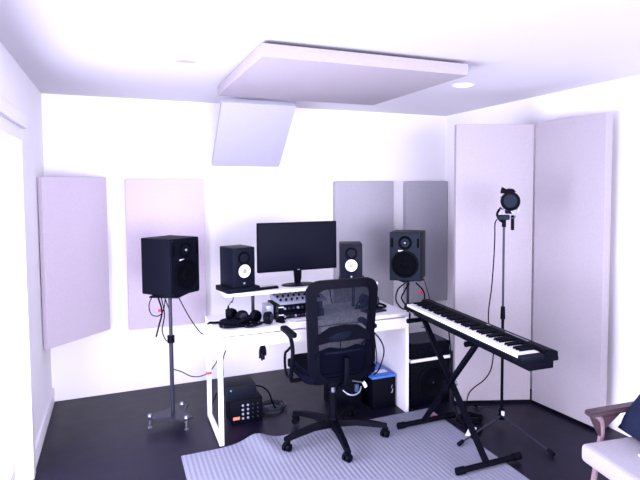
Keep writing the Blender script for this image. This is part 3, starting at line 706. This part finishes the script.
# ------------------------------------------------------------------ rug (wrinkled at its far edge)
g = MB(); nx, ny = 130, 110; rx0, rx1, ry0, ry1 = .325, 2.07, 1.75, 3.42
def rz_(x, y):
    e = max(0, 1 - (ry1 - y) / .34)
    z = .030 * math.exp(-((x - .80 - (ry1 - y) * .25) / .075) ** 2) * e ** .7
    z += .006 * math.exp(-((x - 1.02) / .06) ** 2) * e
    return z
def ry_(x, y):
    e = max(0, 1 - (ry1 - y) / .5)
    return y + e * (.05 * math.exp(-((x - .78) / .13) ** 2) - .0 * x)
top, bot = [], []
for j in range(ny + 1):
    y = ry0 + (ry1 - ry0) * j / ny
    top.append([]); bot.append([])
    for i in range(nx + 1):
        x = rx0 + (rx1 - rx0) * i / nx; sk = (y - ry1) * 0
        z = rz_(x, y); X = x + sk; Y = ry_(x, y)
        top[-1].append(g.bm.verts.new((X, Y, .010 + z))); bot[-1].append(g.bm.verts.new((X, Y, .001 + z)))
for j in range(ny):
    for i in range(nx):
        g.bm.faces.new((top[j][i], top[j][i + 1], top[j + 1][i + 1], top[j + 1][i]))
        g.bm.faces.new((bot[j][i], bot[j + 1][i], bot[j + 1][i + 1], bot[j][i + 1]))
for i in range(nx):
    g.bm.faces.new((bot[0][i], bot[0][i + 1], top[0][i + 1], top[0][i])); g.bm.faces.new((bot[ny][i + 1], bot[ny][i], top[ny][i], top[ny][i + 1]))
for j in range(ny):
    g.bm.faces.new((bot[j + 1][0], bot[j][0], top[j][0], top[j + 1][0])); g.bm.faces.new((bot[j][nx], bot[j + 1][nx], top[j + 1][nx], top[j][nx]))
rug = g.build('rug', 'rug'); tag(rug, 'pale ribbed rug with a wrinkle at its far edge by the desk leg', 'rug')

# ------------------------------------------------------------------ armchair at the right edge
ac = thing('armchair', 'low armchair with dark wooden arms and pale cushion at the photo edge', 'armchair', (1.945, 1.87, 0), math.radians(-8))
# local: x runs to the back of the chair, y=0 is the far side, -y towards the camera
def soft(m_, c, d, bev):
    return m_.box(c, d, bev=bev, seg=4)
soft(MB(), (.30, -.31, .412), (.60, .60, .085), .028).build('seat_cushion', 'armchair', ac)
MB().box((.32, -.31, .345), (.50, .56, .04), bev=.004).build('seat_frame', 'wood', ac)
soft(MB(), (.62, -.31, .66), (.12, .60, .50), .04).warp(lambda x, y, z: (x + (z - .4) * .22, y, z)).build('back_cushion', 'armchair', ac)
for y in (.035, -.655):
    MB().prism([(.075, .0), (.075, -.055), (.70, -.055), (.70, .0)], .0, .026, 'z', bev=.006).warp(lambda u, v, h: (u + .0, y + v + .0275, .548 + h + u * .03)).build('armrest', 'wood', ac)
    yy = y
    MB().tube([(.105, yy, .562), (.145, yy, .53), (.155, yy, .48), (.15, yy, .42), (.12, yy, .25), (.085, yy, .014)], lambda t_: .017 - .004 * t_, n=10).build('front_leg', 'wood_pale', ac)
    MB().tube([(.66, yy, .575), (.67, yy, .35), (.70, yy, .003)], lambda t_: .018 - .004 * t_, n=10).build('rear_leg', 'wood', ac)
    MB().prism([(.09, .545), (.26, .55), (.155, .47), (.145, .44)], yy - .01, yy + .01, 'y', bev=.003).build('arm_bracket', 'wood', ac)
def pillow(label, c, rot, m):
    t_ = bmesh.new(); m_ = MB(); n = 14; W_ = .40
    for s in (1, -1):
        g_ = [[m_.bm.verts.new(((i / n - .5) * W_ * (1 - .10 * (2 * (j / n) - 1) ** 2 * 0 + .0), s * .075 * (max(0, (1 - (2 * i / n - 1) ** 4) * (1 - (2 * j / n - 1) ** 4))) ** .6, (j / n - .5) * W_)) for i in range(n + 1)] for j in range(n + 1)]
        for j in range(n):
            for i in range(n): m_.bm.faces.new((g_[j][i], g_[j][i + 1], g_[j + 1][i + 1], g_[j + 1][i]))
    bmesh.ops.remove_doubles(m_.bm, verts=m_.bm.verts, dist=1e-5)
    t_.free(); o = m_.build('throw_pillow', m); o.location = c; o.rotation_euler = rot
    return tag(o, label, 'pillow')
pillow('dark navy ribbed pillow leaning in the armchair', (2.30, 1.655, .615), (math.radians(44), 0, math.radians(78)), 'pillow')
o = MB().box((0, 0, .004), (.12, .05, .007), bev=.001).build('folded_cloth', 'paper'); o.location = (2.13, 1.62, .455); o.rotation_euler = (0, 0, -.3)
tag(o, 'small white folded slip lying on the armchair cushion', 'paper slip')

# ------------------------------------------------------------------ daylight and camera
wd = bpy.data.worlds.new('daylight'); bpy.context.scene.world = wd; wd.use_nodes = True
bg = wd.node_tree.nodes['Background']; bg.inputs['Color'].default_value = (.84, .81, 1, 1); bg.inputs['Strength'].default_value = 1.0
def area(name, loc, rot, sx, sy, power, col):
    l = bpy.data.lights.new(name, 'AREA'); l.shape = 'RECTANGLE'; l.size = sx; l.size_y = sy; l.energy = power; l.color = col
    o = bpy.data.objects.new(name, l); C.objects.link(o); o.location = loc; o.rotation_euler = rot; return o
# daylight through the glazed door (faces +x)
area('door_daylight', (XL - .35, (DY0 + DY1) / 2, .98), (0, math.radians(-91), 0), 1.85, DY1 - DY0, 85, (.87, .83, 1))
# daylight from the windows behind the photographer (faces +y)
area('rear_daylight', (1.3, -4.6, .9), (math.radians(96), 0, 0), 5.0, 2.2, 310, (.86, .82, 1))

cam = bpy.data.cameras.new('camera'); co = bpy.data.objects.new('camera', cam); C.objects.link(co)
F, YAW, PIT, ROLL, CX, CY = 549.5, 23.891, 3.352, -.205, 358.9, 217.9
y_, p_, o_ = map(math.radians, (YAW, PIT, ROLL))
f = Vector((math.sin(y_) * math.cos(p_), math.cos(y_) * math.cos(p_), -math.sin(p_))); r = Vector((math.cos(y_), -math.sin(y_), 0)); u = r.cross(f)
r2 = r * math.cos(o_) + u * math.sin(o_); u2 = -r * math.sin(o_) + u * math.cos(o_)
Rm = Matrix((r2, u2, -f)).transposed().to_4x4()
co.matrix_world = Matrix.Translation((0, 0, 1.65)) @ Rm
cam.sensor_width = 36; cam.lens = F * 36 / 640
cam.shift_x = (320 - CX) / 640; cam.shift_y = (CY - 240) / 640
cam.clip_start = .05
sc_ = bpy.context.scene; sc_.camera = co
vs = sc_.view_settings; vs.view_transform = 'Standard'; vs.look = 'None'; vs.gamma = 1; vs.use_curve_mapping = False; vs.exposure = 1.25
